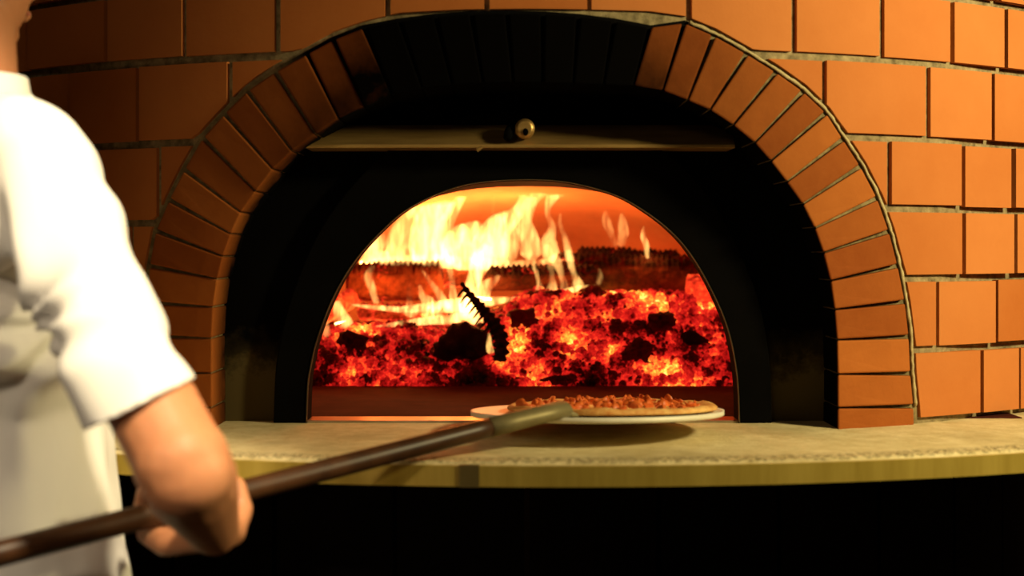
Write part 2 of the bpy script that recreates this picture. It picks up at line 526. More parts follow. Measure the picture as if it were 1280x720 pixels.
px_ = t.n('ShaderNodeSeparateXYZ'); t.l(t.obj(), px_.inputs[0])
am.add(vs, fs, soot=[1.0 if (len(JL) - 3 <= (i // 4) <= n - len(JR) + 1) else (0.0 if (i % 4) < 2 else .8) for i in range(4 * n)])
c = t.mix(t.ramp(t.noise(60, 6, .65), [(.3, 0.0), (.7, 1.0)]), (.09, .065, .03), (.34, .26, .12))
c = t.mix(t.attr('soot'), c, (.0016, .0012, .001))
am.build('arch_mortar', t.pbr(c, .95, bump=t.bump(t.noise(60, 6, .65), .8, .003), spec=.1), oven)
# the raised lip of mortar along the outside of the arch
lip = MB()
lp = [wallpt(*p, RW - .001) for p in OUT[1:16]]
lq = []
for a, b in zip(lp, lp[1:]):
    nn = max(2, int((b - a).length / .006))
    lq += [a.lerp(b, k / nn) + Vector((random.uniform(-.0006, .0006), 0, random.uniform(-.0006, .0006))) for k in range(nn)]
tube(lip, lq, [random.uniform(.0020, .0032) for _ in lq], 8)
lip.build('mortar_lip', simple('pale_mortar', (.35, .27, .12), (.6, .48, .25), 90, .9, bstr=.6), oven, smooth=True)

# mouth opening in the plate at YM
YM = 2.115
MOUTH = [(385, 534), (387, 480), (391, 455), (397, 428), (408, 396), (421, 366), (435, 341), (452, 317), (475, 292), (504, 266), (540, 246), (580, 232), (620, 226.5), (660, 225),
         (700, 227), (740, 235), (775, 247), (803, 263), (830, 283), (852, 305), (871, 332), (890, 367), (905, 402), (914, 436), (920, 478), (922, 534)]
def smoothcurve(pts, sub=4):
    o = []
    for i in range(len(pts) - 1):
        p0 = pts[max(i - 1, 0)]; p1 = pts[i]; p2 = pts[i + 1]; p3 = pts[min(i + 2, len(pts) - 1)]
        for k in range(sub):
            t = k / sub
            o.append(tuple(.5 * (2 * p1[j] + (p2[j] - p0[j]) * t + (2 * p0[j] - 5 * p1[j] + 4 * p2[j] - p3[j]) * t * t + (3 * p1[j] - p0[j] - 3 * p2[j] + p3[j]) * t ** 3) for j in (0, 1)))
    return o + [pts[-1]]
mo = [P(x, y, YM) for x, y in smoothcurve(MOUTH)]
mo = [Vector((p.x, 0, max(p.z, ZL))) for p in mo]
mcen = Vector((P(654, 0, YM).x, 0, ZL))
def ringplate(mb, inner, outer, y0, y1):
    n = len(inner); vs = []
    for a, b in zip(inner, outer):
        vs += [(a.x, y0, a.z), (b.x, y0, b.z), (a.x, y1, a.z), (b.x, y1, b.z)]
    fs = []
    for k in range(n - 1):
        a, b = 4 * k, 4 * k + 4
        fs += [(a, a + 1, b + 1, b), (a + 2, b + 2, b + 3, a + 3), (a + 1, a + 3, b + 3, b + 1), (a, b, b + 2, a + 2)]
    fs += [(0, 2, 3, 1), (4 * n - 4, 4 * n - 3, 4 * n - 1, 4 * n - 2)]
    mb.add(vs, fs)
def scaled(pts, kx, kz): return [Vector((mcen.x + (p.x - mcen.x) * kx, 0, ZL + (p.z - ZL) * kz)) for p in pts]
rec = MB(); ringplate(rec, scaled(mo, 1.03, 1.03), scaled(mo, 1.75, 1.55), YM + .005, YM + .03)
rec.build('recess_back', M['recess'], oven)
frm = MB(); ringplate(frm, mo, scaled(mo, 1.15, 1.28), YM - .022, YM + .035)
frm.build('mouth_frame', M['blacksteel'], oven, bevel=.002)
edge = MB(); ringplate(edge, scaled(mo, .996, .9965), mo, YM - .024, YM - .018)
edge.build('mouth_rim', simple('mouth_rim_steel', (.05, .04, .02), (.12, .09, .05), 20, .6, .7), oven)

# horizontal flue bar across the recess, with its latch knob
bar = MB(); YB = -.02
x0, x1 = P(372, 0, 2.07).x, P(915, 0, 2.07).x
zb, zt = P(0, 185, 2.04).z, P(0, 156, 2.085).z
prism(bar, [(x0, 2.040, zb), (x0, 2.040, zb + .005), (x0, 2.085, zt), (x0, 2.115, zt), (x0, 2.115, zb)],
      [(x1, 2.040, zb), (x1, 2.040, zb + .005), (x1, 2.085, zt), (x1, 2.115, zt), (x1, 2.115, zb)])
barob = bar.build('flue_bar', M['bar'], oven, bevel=.001)
kn = MB()
c = P(656, 161, 2.035)
tube(kn, [c + Vector((0, .05, 0)), c + Vector((0, .02, 0)), c + Vector((0, .012, 0)), c + Vector((0, -.006, 0)), c + Vector((0, -.010, 0))], [.008, .008, .0145, .0145, .010], 20)
k1 = kn.build('knob', M['bar'], barob, smooth=False, bevel=.0015)
kn = MB(); c = P(657, 165, 2.024); ball(kn, c, (.004, .003, .0055), 12)
kn.build('keyhole', M['soot'], k1, smooth=True)
kn = MB(); a = P(634, 173, 2.03); b = P(640, 157, 2.045)
tube(kn, [a, a.lerp(b, .5), b], [.006, .008, .006], 10); kn.build('latch', M['blacksteel'], barob, smooth=True)
kn = MB(); a = P(596, 188, 2.04); b = P(603, 184, 2.04); tube(kn, [a, b], [.003, .002], 8); kn.build('hook', M['bar'], barob)

# black hood lining above the bar (throat of the recess)
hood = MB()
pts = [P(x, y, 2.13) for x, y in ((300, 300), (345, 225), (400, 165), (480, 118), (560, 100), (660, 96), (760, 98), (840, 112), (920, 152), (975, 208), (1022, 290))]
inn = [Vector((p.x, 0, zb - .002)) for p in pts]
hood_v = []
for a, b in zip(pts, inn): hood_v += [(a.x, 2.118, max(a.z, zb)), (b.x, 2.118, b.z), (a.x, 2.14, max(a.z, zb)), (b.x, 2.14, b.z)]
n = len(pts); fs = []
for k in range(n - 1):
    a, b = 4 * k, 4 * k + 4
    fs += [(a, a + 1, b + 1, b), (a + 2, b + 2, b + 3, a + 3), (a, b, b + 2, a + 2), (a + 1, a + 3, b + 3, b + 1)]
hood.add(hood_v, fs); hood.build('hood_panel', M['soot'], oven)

# counter: stone slab with a metal band, curving with the oven
RL = 1.70; LCX = .06; LCY = 1.71 + RL
def ledge_y(x): return LCY - math.sqrt(RL * RL - (x - LCX) ** 2)
st = MB(); N = 160; XE = 1.35
xs = [-XE + 2 * XE * i / N for i in range(N + 1)]
ys = [0, .004, .010, .018, .03, .05, .08, .12, .18, .26, .36, .5, .62, .72]
vs = []; cr = []
for x in xs:
    for j, dy in enumerate(ys):
        wob = .0022 * noise.noise(Vector((x * 60, dy * 90, 0))) + .0012 * noise.noise(Vector((x * 170, dy * 200, 3)))
        k = 1 if .003 < dy < .05 else .25
        yy = ledge_y(x) + dy + (.003 * noise.noise(Vector((x * 45, 0, 7))) if j in (0, 1) else 0)
        vs.append((x, yy, ZL + wob * k - (.0035 if j == 0 else 0)))
        cr.append(1.0 if .002 < dy < .04 else 0.0)
nj = len(ys); fs = []
for i in range(N):
    for j in range(nj - 1):
        a = i * nj + j; fs.append((a, a + nj, a + nj + 1, a + 1))
b0 = len(vs)
for x in xs:
    vs.append((x, ledge_y(x) + .002, ZL - .03)); cr.append(0)
    vs.append((x, ledge_y(x) + .72, ZL - .03)); cr.append(0)
for i in range(N):
    a = i * nj; c_ = b0 + 2 * i
    fs.append((a, c_, c_ + 2, a + nj)); fs.append((c_, c_ + 1, c_ + 3, c_ + 2)); fs.append((a + nj - 1, a + 2 * nj - 1, c_ + 3, c_ + 1))
st.add(vs, fs, crumb=cr)
st.build('stone_counter', M['stone'], oven, smooth=True)
bd = MB(); vs = []; fs = []
TB = .0292
for x in xs:
    y = ledge_y(x)
    vs += [(x, y - .006, ZL - .004), (x, y - .006, ZL - TB), (x, y + .0005, ZL - .004), (x, y + .03, ZL - TB)]
for i in range(N):
    a = 4 * i
    fs += [(a, a + 1, a + 5, a + 4), (a + 1, a + 3, a + 7, a + 5), (a, a + 4, a + 6, a + 2), (a + 2, a + 6, a + 7, a + 3)]
bd.add(vs, fs); band = bd.build('metal_band', M['brass'], oven, smooth=False)
jm = MB(); xa, xb = P(574, 0, 1.71).x, P(599, 0, 1.71).x
prism(jm, [(xa, ledge_y(xa) - .0075, ZL - .003), (xb, ledge_y(xb) - .0075, ZL - .003), (xb, ledge_y(xb) - .0075, ZL - TB - .0005), (xa, ledge_y(xa) - .0075, ZL - TB - .0005)],
      [(xa, ledge_y(xa) + .001, ZL - .003), (xb, ledge_y(xb) + .001, ZL - .003), (xb, ledge_y(xb) + .001, ZL - TB - .0005), (xa, ledge_y(xa) + .001, ZL - TB - .0005)])
jm.build('band_joint', M['darkmetal'], band)

# oven base under the counter
bs = MB(); R2 = 1.10
for k in range(14):
    a = -1.3 + 2.6 * k / 14 + .004; b = -1.3 + 2.6 * (k + 1) / 14 - .004
    q = [a + (b - a) * i / 4 for i in range(5)]
    fr = [cyl(t_, 0.0, R2) for t_ in q] + [cyl(t_, ZL - .032, R2) for t_ in q[::-1]]
    bk = [cyl(t_, 0.0, R2 - .03) for t_ in q] + [cyl(t_, ZL - .032, R2 - .03) for t_ in q[::-1]]
    vs = fr + bk; fs = []
    for i in range(4):
        fs.append((i, i + 1, 8 - i, 9 - i)); fs.append((10 + i, 19 - i, 18 - i, 11 + i))
        fs.append((i, 10 + i, 11 + i, i + 1)); fs.append((9 - i, 8 - i, 18 - i, 19 - i))
    fs += [(0, 9, 19, 10), (4, 14, 15, 5)]
    bs.add(vs, fs)
bs.build('oven_base', M['underpanel'], oven)

# hearth, threshold, chamber
h = MB(); box(h, (-.72, YM + .035, ZL - .03), (.78, 3.42, ZL + .0015)); h.build('hearth_floor', M['hearth'], oven)
h = MB(); box(h, (P(386, 0, YM).x, YM - .018, ZL - .005), (P(921, 0, YM).x, YM + .034, ZL + .0035)); h.build('threshold', M['threshold'], oven, bevel=.001)
ch = MB(); NR, NA = 22, 40; vs = []; fs = []
for i in range(NR + 1):
    u = i / NR; y = YM + .034 + u * (3.36 - YM)
    s_ = math.sqrt(max(0, 1 - ((u - .45) / .56) ** 2)) if u > .45 else 1 - .45 * (1 - u / .45) ** 2
    hw = max(.04, .62 * s_); hz = .40 * (1 - .1 * (1 - u / .45) ** 2 if u < .45 else .35 + .65 * s_)
    for k in range(NA + 1):
        q = PI * k / NA; cq, sq = math.cos(q), math.sin(q)
        vs.append((.023 + hw * math.copysign(abs(cq) ** .8, cq), y, ZL - .005 + hz * max(0, sq) ** .8))
for i in range(NR):
    for k in range(NA):
        a = i * (NA + 1) + k; fs.append((a, a + 1, a + NA + 2, a + NA + 1))
a = NR * (NA + 1); fs.append(tuple(range(a, a + NA + 1)))
ch.add(vs, fs)
cho = ch.build('oven_dome', M['dome'], oven, smooth=True)
m_ = cho.modifiers.new('thick', 'SOLIDIFY'); m_.thickness = .03; m_.offset = 1

# ------------------------------------------------------------------ fire bed
def ridge(x):
    """height of the ember heap along the oven, by side"""
    l = .104 + .012 * math.sin(x * 23) ; r = .172 + .012 * math.sin(x * 17 + 1)
    k = 1 / (1 + math.exp(-(x - .0) * 22))
    return l + (r - l) * k - .15 * max(0, -x - .36) - .36 * max(0, x - .27)
def heap(x, y):
    u = (y - 2.645 - .012 * noise.noise(Vector((x * 9, 0, 0)))) / .20
    if u <= 0: return 0
    s_ = math.sin(min(1, u) * PI / 2) ** .85
    hgt = ridge(x) * s_
    hgt += .022 * noise.noise(Vector((x * 11, y * 11, 2))) * min(1, u * 2)
    return max(0, hgt * (1 - .5 * max(0, u - 1.6)))
def heat_at(p):
    n = noise.noise(Vector((p.x * 8, p.y * 8, p.z * 12 + 5))) * .55 + noise.noise(Vector((p.x * 22, p.y * 22, p.z * 22 + 9))) * .5
    hz = (p.z - ZL) / .17
    return .37 + n * .74 + .23 * min(1, hz) + .04 * math.sin(p.x * 7)
rb = random.Random(11)
ico = bmesh.new(); bmesh.ops.create_icosphere(ico, subdivisions=2, radius=1)
icv = [v.co.copy() for v in ico.verts]; icf = [tuple(v.index for v in f.verts) for f in ico.faces]; ico.free()
ico = bmesh.new(); bmesh.ops.create_icosphere(ico, subdivisions=3, radius=1)
ic3v = [v.co.copy() for v in ico.verts]; ic3f = [tuple(v.index for v in f.verts) for f in ico.faces]; ico.free()
HN = Vector((0, -.75, .66))
def lump(mb, c, r, seed, vs0=icv, fs0=icf, T=None, sx=(1, 1, 1), out=.12):
    rot = Matrix.Rotation(rb.uniform(0, 6), 3, 'Z') @ Matrix.Rotation(rb.uniform(0, 6), 3, 'X')
    o = Vector((seed * 3.1, seed * 1.7, 0)); vs = []; ht = []
    tj = rb.uniform(-.16, .16)
    for v in vs0:
        k = 1 + .6 * noise.noise(v * 1.2 + o) + .35 * noise.noise(v * 2.6 + o)
        q = rot @ Vector((v.x * sx[0], v.y * sx[1], v.z * sx[2])) * (k * r)
        w = c + q; vs.append(w)
        ht.append((heat_at(w) if T is None else T) + tj - out * (q.normalized().dot(HN)) * 1.0)
    mb.add(vs, fs0, hotness=ht)
eb = MB()
# hot core surface under the lumps
nx, ny = 150, 50; vs = []; ht = []; fs = []
for i in range(nx + 1):
    for j in range(ny + 1):
        x = -.56 + 1.14 * i / nx; y = 2.64 + .55 * j / ny
        z = ZL + .002 + max(0, heap(x, y) - .006)
        vs.append((x, y, z)); ht.append(heat_at(Vector((x, y, z))) + .13)
for i in range(nx):
    for j in range(ny):
        a = i * (ny + 1) + j; fs.append((a, a + ny + 1, a + ny + 2, a + 1))
eb.add(vs, fs, hotness=ht)
for k in range(5200):
    x = rb.uniform(-.54, .56); u = rb.random() ** 1.15; y = 2.64 + u * .36
    r = rb.choice((.003, .0035, .004, .005, .006, .008, .011))
    z = ZL + heap(x, y) + r * .15
    lump(eb, Vector((x, y, max(z, ZL + r * .6))), r, k * .37)
embers = eb.build('ember_bed', M['ember'], None, smooth=False, fix=False)
tag(embers, 'heaped bed of glowing red and orange embers across the oven floor', 'embers', kind='stuff')

def log(name, a, b, r, seed, label, charlow=.2, heat0=.0, flat=1.0, n=72, group='burning logs in the oven', teeth=.006, bend=0.0, res=None):
    a = Vector(a); b = Vector(b); d = b - a; L = d.length; d.normalize()
    s_ = Vector((0, -1, 0)); s_ = (s_ - d * s_.dot(d)).normalized(); w = s_.cross(d)
    if w.z < 0: w = -w
    nl = res or max(24, int(L / .0032)); mb = MB(); vs = []; ch_ = []; ht = []
    for i in range(nl + 1):
        u = i / nl
        endk = min(1, math.sin(PI * min(max(u, .0), 1)) * 7) ** .45 if 0 < u < 1 else .02
        for k in range(n):
            q = 2 * PI * k / n
            cq, sq = math.cos(q), math.sin(q)
            # split-wood section: flattish faces with soft corners
            m = (abs(cq) ** 3.2 + abs(sq) ** 3.2) ** (-1 / 3.2)
            p0 = a + d * (L * u) + w * (bend * math.sin(PI * u))
            dirv = s_ * cq * flat + w * sq
            p = p0 + dirv * (r * m * .9)
            sp = p * 38 + Vector((seed, seed * 2, 0)); 
            dist, _ = noise.voronoi(Vector((sp.x * .9, sp.y, sp.z * 1.1)))
            crack = dist[1] - dist[0]
            up = sq
            topk = 1 / (1 + math.exp(-(up - .45) * 7))
            lowf = .06 * noise.noise(p * 11 + Vector((seed, 0, 0)))
            cut = math.exp(-(crack / .13) ** 2)
            disp = r * lowf - cut * (.002 + teeth * topk) + .0015 * noise.noise(p * 130)
            disp += topk * teeth * (.5 * (noise.cell(sp * 1.0) - .3) + .55 * math.sin(2 * PI * u * L / .0115 + 2 * noise.noise(p * 20)))
            p = p0 + dirv * (r * m * .9 + disp) * endk
            vs.append(p)
            ch_.append(min(1, charlow + topk))
            hv = heat0 + cut * .38 * (noise.noise(p * 16 + Vector((0, seed, 0))) + .15) + .5 * max(0, -up - .55) * 1.2 + cut * topk * .2 * (teeth > 0)
            ht.append(max(0, min(1, hv)))
    fs = []
    for i in range(nl):
        for k in range(n):
            k2 = (k + 1) % n; fs.append((i * n + k, i * n + k2, (i + 1) * n + k2, (i + 1) * n + k))
    fs += [tuple(range(n - 1, -1, -1)), tuple(range(nl * n, nl * n + n))]
    mb.add(vs, fs, char=ch_, hotness=ht)
    o = mb.build(name, M['log'], None, smooth=True)
    return tag(o, label, 'log', group)
log('firewood_log', P(432, 352, 2.98), P(555, 350, 2.98), .047, 1, 'charred split log at the left end of the fire, flat red-lit face', .1, .12)
log('firewood_log', P(548, 340, 3.02), P(640, 338, 3.04), .038, 2, 'burning log in the middle back, mostly wrapped in yellow flame', .1, .2)
log('firewood_log', P(606, 348, 2.92), P(748, 347, 2.93), .029, 3, 'dark short log in front of the tall flames, bright flame along its underside', .75, .0)
log('firewood_log', P(690, 339, 3.0), P(874, 343, 2.98), .045, 4, 'long dark log on the right with a blackened toothed top edge', .55, .0)
log('firewood_log', P(446, 389, 2.88), P(560, 394, 2.88), .020, 5, 'small red-glowing log lying under the left split log', .15, .34)
log('firewood_log', P(395, 398, 2.80), P(440, 372, 2.93), .022, 6, 'short glowing stub leaning at the far left edge of the fire', .1, .42)
log('firewood_log', P(856, 363, 2.87), P(935, 364, 2.85), .037, 7, 'smooth bright red block at the right end of the embers', .0, .50, teeth=0)
log('firewood_log', P(720, 318, 3.10), P(850, 322, 3.10), .020, 8, 'narrow black log lying behind the long right log', .9, .0)

def chunk(px, py, D, r, sx, label, seed, T=-.1):
    mb = MB(); lump(mb, P(px, py, D), r, seed, ic3v, ic3f, T, sx, out=.1)
    o = mb.build('charcoal_lump', M['ember'], None, smooth=True)
    tag(o, label, 'charcoal', 'large charcoal lumps in the embers')
chunk(580, 432, 2.70, .046, (1.25, .8, .8), 'big black lump of charcoal at the foot of the curved branch', 5)
chunk(440, 430, 2.72, .028, (1.5, .8, .9), 'dark red charcoal lump low at the left end of the embers', 6, .12)
chunk(828, 402, 2.72, .024, (1.6, .8, .8), 'dark charcoal lump high in the right ember heap', 7, .1)
chunk(800, 440, 2.68, .026, (1.7, .8, .8), 'black charcoal lump low in the right ember heap', 8, .05)
chunk(700, 476, 2.65, .016, (2.2, .8, .6), 'flat black charcoal lump at the front foot of the right heap', 9, .02)
chunk(868, 425, 2.72, .022, (1.4, .8, 1), 'dark charcoal lump beside the right wall of the mouth', 10, .1)
chunk(742, 372, 2.83, .024, (1.7, .8, .7), 'dull red charcoal lump on the crest of the right heap', 12, .28)
chunk(655, 400, 2.75, .026, (1.4, .8, 1), 'dull red charcoal lump just right of the curved branch', 13, .36)

# curved ribbed branch standing in the fire
br = MB()
path = [P(x, y, d) for x, y, d in ((577, 354, 2.74), (586, 366, 2.73), (597, 379, 2.72), (607, 391, 2.71), (617, 404, 2.70), (625, 419, 2.69), (627, 436, 2.68), (624, 452, 2.68))]
pp = []
for a, b in zip(path, path[1:]): pp += [a.lerp(b, k / 6) for k in range(6)]
pp.append(path[-1])
rd = [(.0035 + .010 * min(1, i / 26)) * (1 + .28 * math.sin(i * 1.9)) for i in range(len(pp))]
tube(br, pp, rd, 16, char=1.0, hotness=0.0)
for i in range(3, len(pp) - 6, 3):
    d = (pp[i + 1] - pp[i - 1]).normalized(); s_ = Vector((-d.z, 0, d.x)); s_ = -s_ if s_.x > 0 else s_
    L = .015 + .005 * rb.random()
    tip = pp[i] + s_ * (L + rd[i]) + Vector((0, -.004, -.006))
    tube(br, [pp[i] + Vector((0, -.004, 0)), pp[i].lerp(tip, .6) + Vector((0, -.003, .001)), tip], [.0034, .0024, .001], 8, char=1.0, hotness=0.0)
tag(br.build('charred_branch', M['log'], None, smooth=True), 'thin black curved branch with ribbed bark standing in the embers', 'branch')

# flames
def tongue(pts, D, parent, name='flame_tongue', gain=1.0, depth=.7):
    """pts: (px, py, half width px)"""
    q = [(Vector(P(x, y, D)), w * D / F) for x, y, w in pts]
    pos = []; rad = []
    c = [(p.x, p.z, w) for p, w in q]
    n = len(c)
    for i in range(n - 1):
        p0, p1, p2, p3 = c[max(i - 1, 0)], c[i], c[i + 1], c[min(i + 2, n - 1)]
        for k in range(6):
            t = k / 6
            v = [.5 * (2 * p1[j] + (p2[j] - p0[j]) * t + (2 * p0[j] - 5 * p1[j] + 4 * p2[j] - p3[j]) * t * t + (3 * p1[j] - p0[j] - 3 * p2[j] + p3[j]) * t ** 3) for j in range(3)]
            pos.append((v[0] + .002 * noise.noise(Vector((v[1] * 60, D * 5, i))), D + .008 * noise.noise(Vector((v[1] * 30, v[0] * 30, 1))), v[1])); rad.append(max(.0008, v[2]))
    pos.append((c[-1][0], D, c[-1][1])); rad.append(.0006)
    pos.insert(0, (c[0][0], D, c[0][1] - rad[0] * .5)); rad.insert(0, rad[0] * .4)
    mb = MB()
    tube(mb, pos, [(r, max(.003, r * depth) if r > .002 else r) for r in rad], 18, side=(1, 0, 0))
    o = mb.build(name, M['flame'], parent, smooth=True)
    o.color = (gain, 1, 1, 1)
    o.visible_shadow = True
    return o
fire = empty('fire_flames', P(600, 330, 3.0), 'tall yellow and white flames rising from the logs at the left and middle', 'flames')
fire['kind'] = 'stuff'
T = [
    ([(470, 326, 20), (466, 312, 16), (474, 298, 10), (478, 284, 3)], 3.02, 1.0),
    ([(505, 328, 20), (497, 305, 16), (506, 284, 14), (520, 262, 9), (524, 240, 3)], 3.02, .8),
    ([(540, 328, 24), (532, 300, 22), (540, 272, 20), (556, 248, 17), (566, 225, 12), (572, 200, 4)], 3.03, 1.0),
    ([(555, 325, 18), (552, 300, 14), (560, 275, 10), (574, 250, 7), (585, 228, 7), (584, 200, 3)], 2.99, .9),
    ([(580, 325, 26), (576, 306, 24), (592, 290, 16), (604, 280, 6)], 2.98, 1.1),
    ([(610, 325, 24), (614, 304, 24), (624, 284, 18), (644, 268, 10), (654, 248, 6), (657, 225, 5), (658, 195, 3)], 2.99, 1.1),
    ([(632, 322, 14), (640, 300, 14), (652, 280, 12), (661, 258, 9), (668, 236, 9), (676, 214, 6), (680, 190, 2)], 3.01, .75),
    ([(664, 318, 14), (662, 298, 12), (656, 276, 9), (660, 256, 8), (676, 240, 8), (690, 225, 9), (698, 200, 4)], 2.97, .7),
    ([(690, 322, 12), (686, 302, 10), (690, 284, 5), (684, 264, 4), (690, 246, 8), (702, 232, 10), (706, 205, 5)], 2.98, .75),
    ([(712, 326, 6), (710, 312, 5), (706, 296, 4), (700, 280, 3), (700, 266, 2)], 2.96, .8),
    ([(616, 268, 2), (616, 250, 3), (618, 236, 3), (620, 224, 1)], 3.0, .4),
    # low sheets licking the fronts of the logs
    ([(470, 378, 4), (465, 360, 5), (460, 346, 6), (468, 332, 3)], 2.9, .8),
    ([(568, 385, 9), (566, 360, 4), (563, 338, 4), (560, 318, 5)], 2.88, 1.2),
    ([(583, 392, 16), (588, 366, 10), (594, 345, 10), (604, 322, 14), (610, 305, 6)], 2.86, 1.7),
    ([(540, 392, 14), (536, 380, 10), (528, 370, 5), (524, 356, 2)], 2.86, 1.8),
    ([(556, 385, 8), (548, 366, 5), (536, 350, 3), (528, 338, 1.5)], 2.87, .8),
    ([(600, 372, 14), (606, 360, 10), (618, 350, 5), (624, 344, 2)], 2.85, .9),
    ([(514, 392, 10), (512, 380, 5), (511, 362, 3), (513, 352, 1.5)], 2.86, .9),
    ([(676, 368, 8), (673, 352, 3), (669, 336, 3), (666, 322, 4)], 2.88, .9),
    ([(690, 366, 10), (690, 350, 4), (689, 336, 4), (686, 318, 7), (684, 305, 4)], 2.87, 1.0),
    ([(706, 362, 6), (702, 346, 4), (698, 332, 6), (690, 318, 7)], 2.88, .9),
    ([(722, 356, 8), (717, 342, 4), (713, 326, 5), (709, 312, 4)], 2.88, 1.0),
    ([(748, 354, 4), (750, 345, 4), (748, 335, 1.5)], 2.88, .5),
    ([(590, 400, 12), (592, 390, 9), (596, 378, 3)], 2.76, 1.3),
    ([(613, 440, 5), (611, 428, 4), (611, 416, 1.5)], 2.655, 1.6),
    ([(430, 404, 12), (424, 390, 8), (420, 376, 4)], 2.80, 1.0),
    ([(408, 418, 6), (406, 402, 5), (412, 388, 2)], 2.78, .7),
    ([(676, 405, 8), (672, 396, 5), (668, 386, 2)], 2.76, .7),
    ([(900, 392, 5), (902, 384, 4), (903, 378, 1.5)], 2.80, 1.2),
]
for pts, D, g in T: tongue(pts, D, fire, gain=g)
# flame running along the ground between the logs (horizontal sheets)
def sheet(pts, D, gain):
    mb = MB(); q = [P(x, y, D) for x, y, w in pts]; r = [w * D / F for x, y, w in pts]
    tube(mb, q, r, 12, side=(0, 1, 0))
    o = mb.build('flame_sheet', M['flame'], fire, smooth=True); o.color = (gain, 1, 1, 1)
sheet([(440, 381, 1), (465, 384, 3), (500, 387, 4), (540, 384, 7), (575, 382, 10), (600, 378, 8), (640, 374, 3), (650, 372, .8)], 2.86, 1.9)
sheet([(640, 372, 1), (670, 370, 3), (700, 366, 4), (725, 360, 4), (745, 357, 1)], 2.86, 2.4)
sheet([(470, 408, 1), (500, 405, 4), (540, 400, 6), (570, 398, 8), (600, 400, 5), (630, 402, 1)], 2.78, 1.5)
sheet([(450, 326, 2), (490, 326, 7), (540, 326, 9), (600, 330, 9), (640, 332, 7), (690, 326, 3), (705, 325, 1)], 2.96, .8)
for pts, D, g, lab in (
    ([(768, 306, 4), (763, 290, 5), (758, 276, 6), (757, 263, 2)], 3.0, .38, 'faint orange flame on the right log, left of the pair'),
    ([(776, 306, 5), (779, 292, 7), (778, 278, 6), (777, 266, 2)], 3.0, .55, 'soft yellow flame on the right log, right of the pair'),
    ([(809, 322, 2.5), (808, 306, 4), (804, 294, 3.5), (805, 282, 1)], 2.94, 1.2, 'small bright thin flame standing alone near the right end of the log')):
    o = tongue(pts, D, None, 'small_flame', g); tag(o, lab, 'flame', 'small separate flames on the right log')

# ------------------------------------------------------------------ peel and pizza
A = P(704, 511, 1.83); B = P(0, 692, 1.40)
hdir = (A - B).normalized()
peel = empty('pizza_peel', A, 'long dark wooden-handled pizza peel with a round flat metal blade in the oven mouth', 'pizza peel')
hp = MB()
Aend = A - hdir * .10
tail = B - hdir * .42
ptsH = [tail.lerp(Aend, k / 24) for k in range(25)]
tube(hp, ptsH, [.0145 - .0025 * (k / 24) for k in range(25)], 24)
hp.build('handle', M['handle'], peel, smooth=True)
side = hdir.cross(Vector((0, 0, 1))).normalized()
sk = MB()
qs = [Aend - hdir * .02, Aend + hdir * .02, Aend + hdir * .06, A]
tube(sk, qs, [(.0135, .0125), (.0140, .0120), (.017, .0115), (.020, .011)], 20, side=side)
sk.build('socket', M['socket'], peel, smooth=True)
# round blade: rises slightly away from the handle
bc = P(746, 514, 1.985); br_ = .178
yaw = Vector((hdir.x, hdir.y, 0)).normalized()
tilt = -.055
def bladept(lx, ly, h=0):
    return Vector((bc.x + lx, bc.y + ly, bc.z + tilt * ly + .004 * lx + h))
bl = MB(); NB = 72; prof = [(0, 0), (.6, 0), (.92, 0), (.985, .0012), (1.0, .0022), (1.0, -.0042), (.985, -.0055), (.9, -.005), (0, -.005)]
vs = []; fs = []
for r, z in prof:
    for k in range(NB):
        q = 2 * PI * k / NB; vs.append(bladept(br_ * r * math.cos(q), br_ * r * math.sin(q), z))
for i in range(len(prof) - 1):
    for k in range(NB):
        k2 = (k + 1) % NB; fs.append((i * NB + k, i * NB + k2, (i + 1) * NB + k2, (i + 1) * NB + k))
bl.add(vs, fs); bl.build('blade', M['blade'], peel, smooth=True)
tg = MB()                                              # tang riveted under the blade
a = A - hdir * .01; b = bladept(-.02, -.07, -.006)
tube(tg, [a, a.lerp(b, .5), b], [(.018, .006), (.016, .004), (.012, .002)], 12, side=side); tg.build('tang', M['socket'], peel, smooth=True)

pz_ = empty('pizza', bladept(.05, .01, .002), 'baked round pizza with tomato and browned cheese lying on the peel blade', 'pizza')
cr_ = MB(); rp = .148; ox, oy = .022, .004; vs = []; fs = []
NPz = 120; pr = [(0, .006), (.3, .006), (.6, .0065), (.8, .0065), (.88, .009), (.93, .0135), (.97, .0125), (1.0, .007), (1.0, .002), (.95, .0006), (0, .0006)]
for r, z in pr:
    for k in range(NPz):
        q = 2 * PI * k / NPz; rr_ = rp * r * (1 + .025 * noise.noise(Vector((math.cos(q) * 2, math.sin(q) * 2, 0))))
        zz = z * (1 + .35 * noise.noise(Vector((math.cos(q) * 5 * r, math.sin(q) * 5 * r, 3)))) if z > .004 else z
        vs.append(bladept(ox + rr_ * math.cos(q), oy + rr_ * math.sin(q), zz * .68 + .0018))
for i in range(len(pr) - 1):
    for k in range(NPz):
        k2 = (k + 1) % NPz; fs.append((i * NPz + k, i * NPz + k2, (i + 1) * NPz + k2, (i + 1) * NPz + k))
cr_.add(vs, fs); cr_.build('crust', M['crust'], pz_, smooth=True)
cz = MB(); vs = []; fs = []; G_ = 26; rr2 = rp * .86
for i in range(G_ + 1):
    for k in range(NPz):
        q = 2 * PI * k / NPz; r = rr2 * i / G_ * (1 + .04 * noise.noise(Vector((math.cos(q) * 3, math.sin(q) * 3, 5))))
        x, y = r * math.cos(q), r * math.sin(q)
        z = .0085 + .0045 * noise.noise(Vector((x * 40, y * 40, 1))) + .002 * noise.noise(Vector((x * 120, y * 120, 1)))
        if i == G_: z = .004
        vs.append(bladept(ox + x, oy + y, z * .72 + .0018))
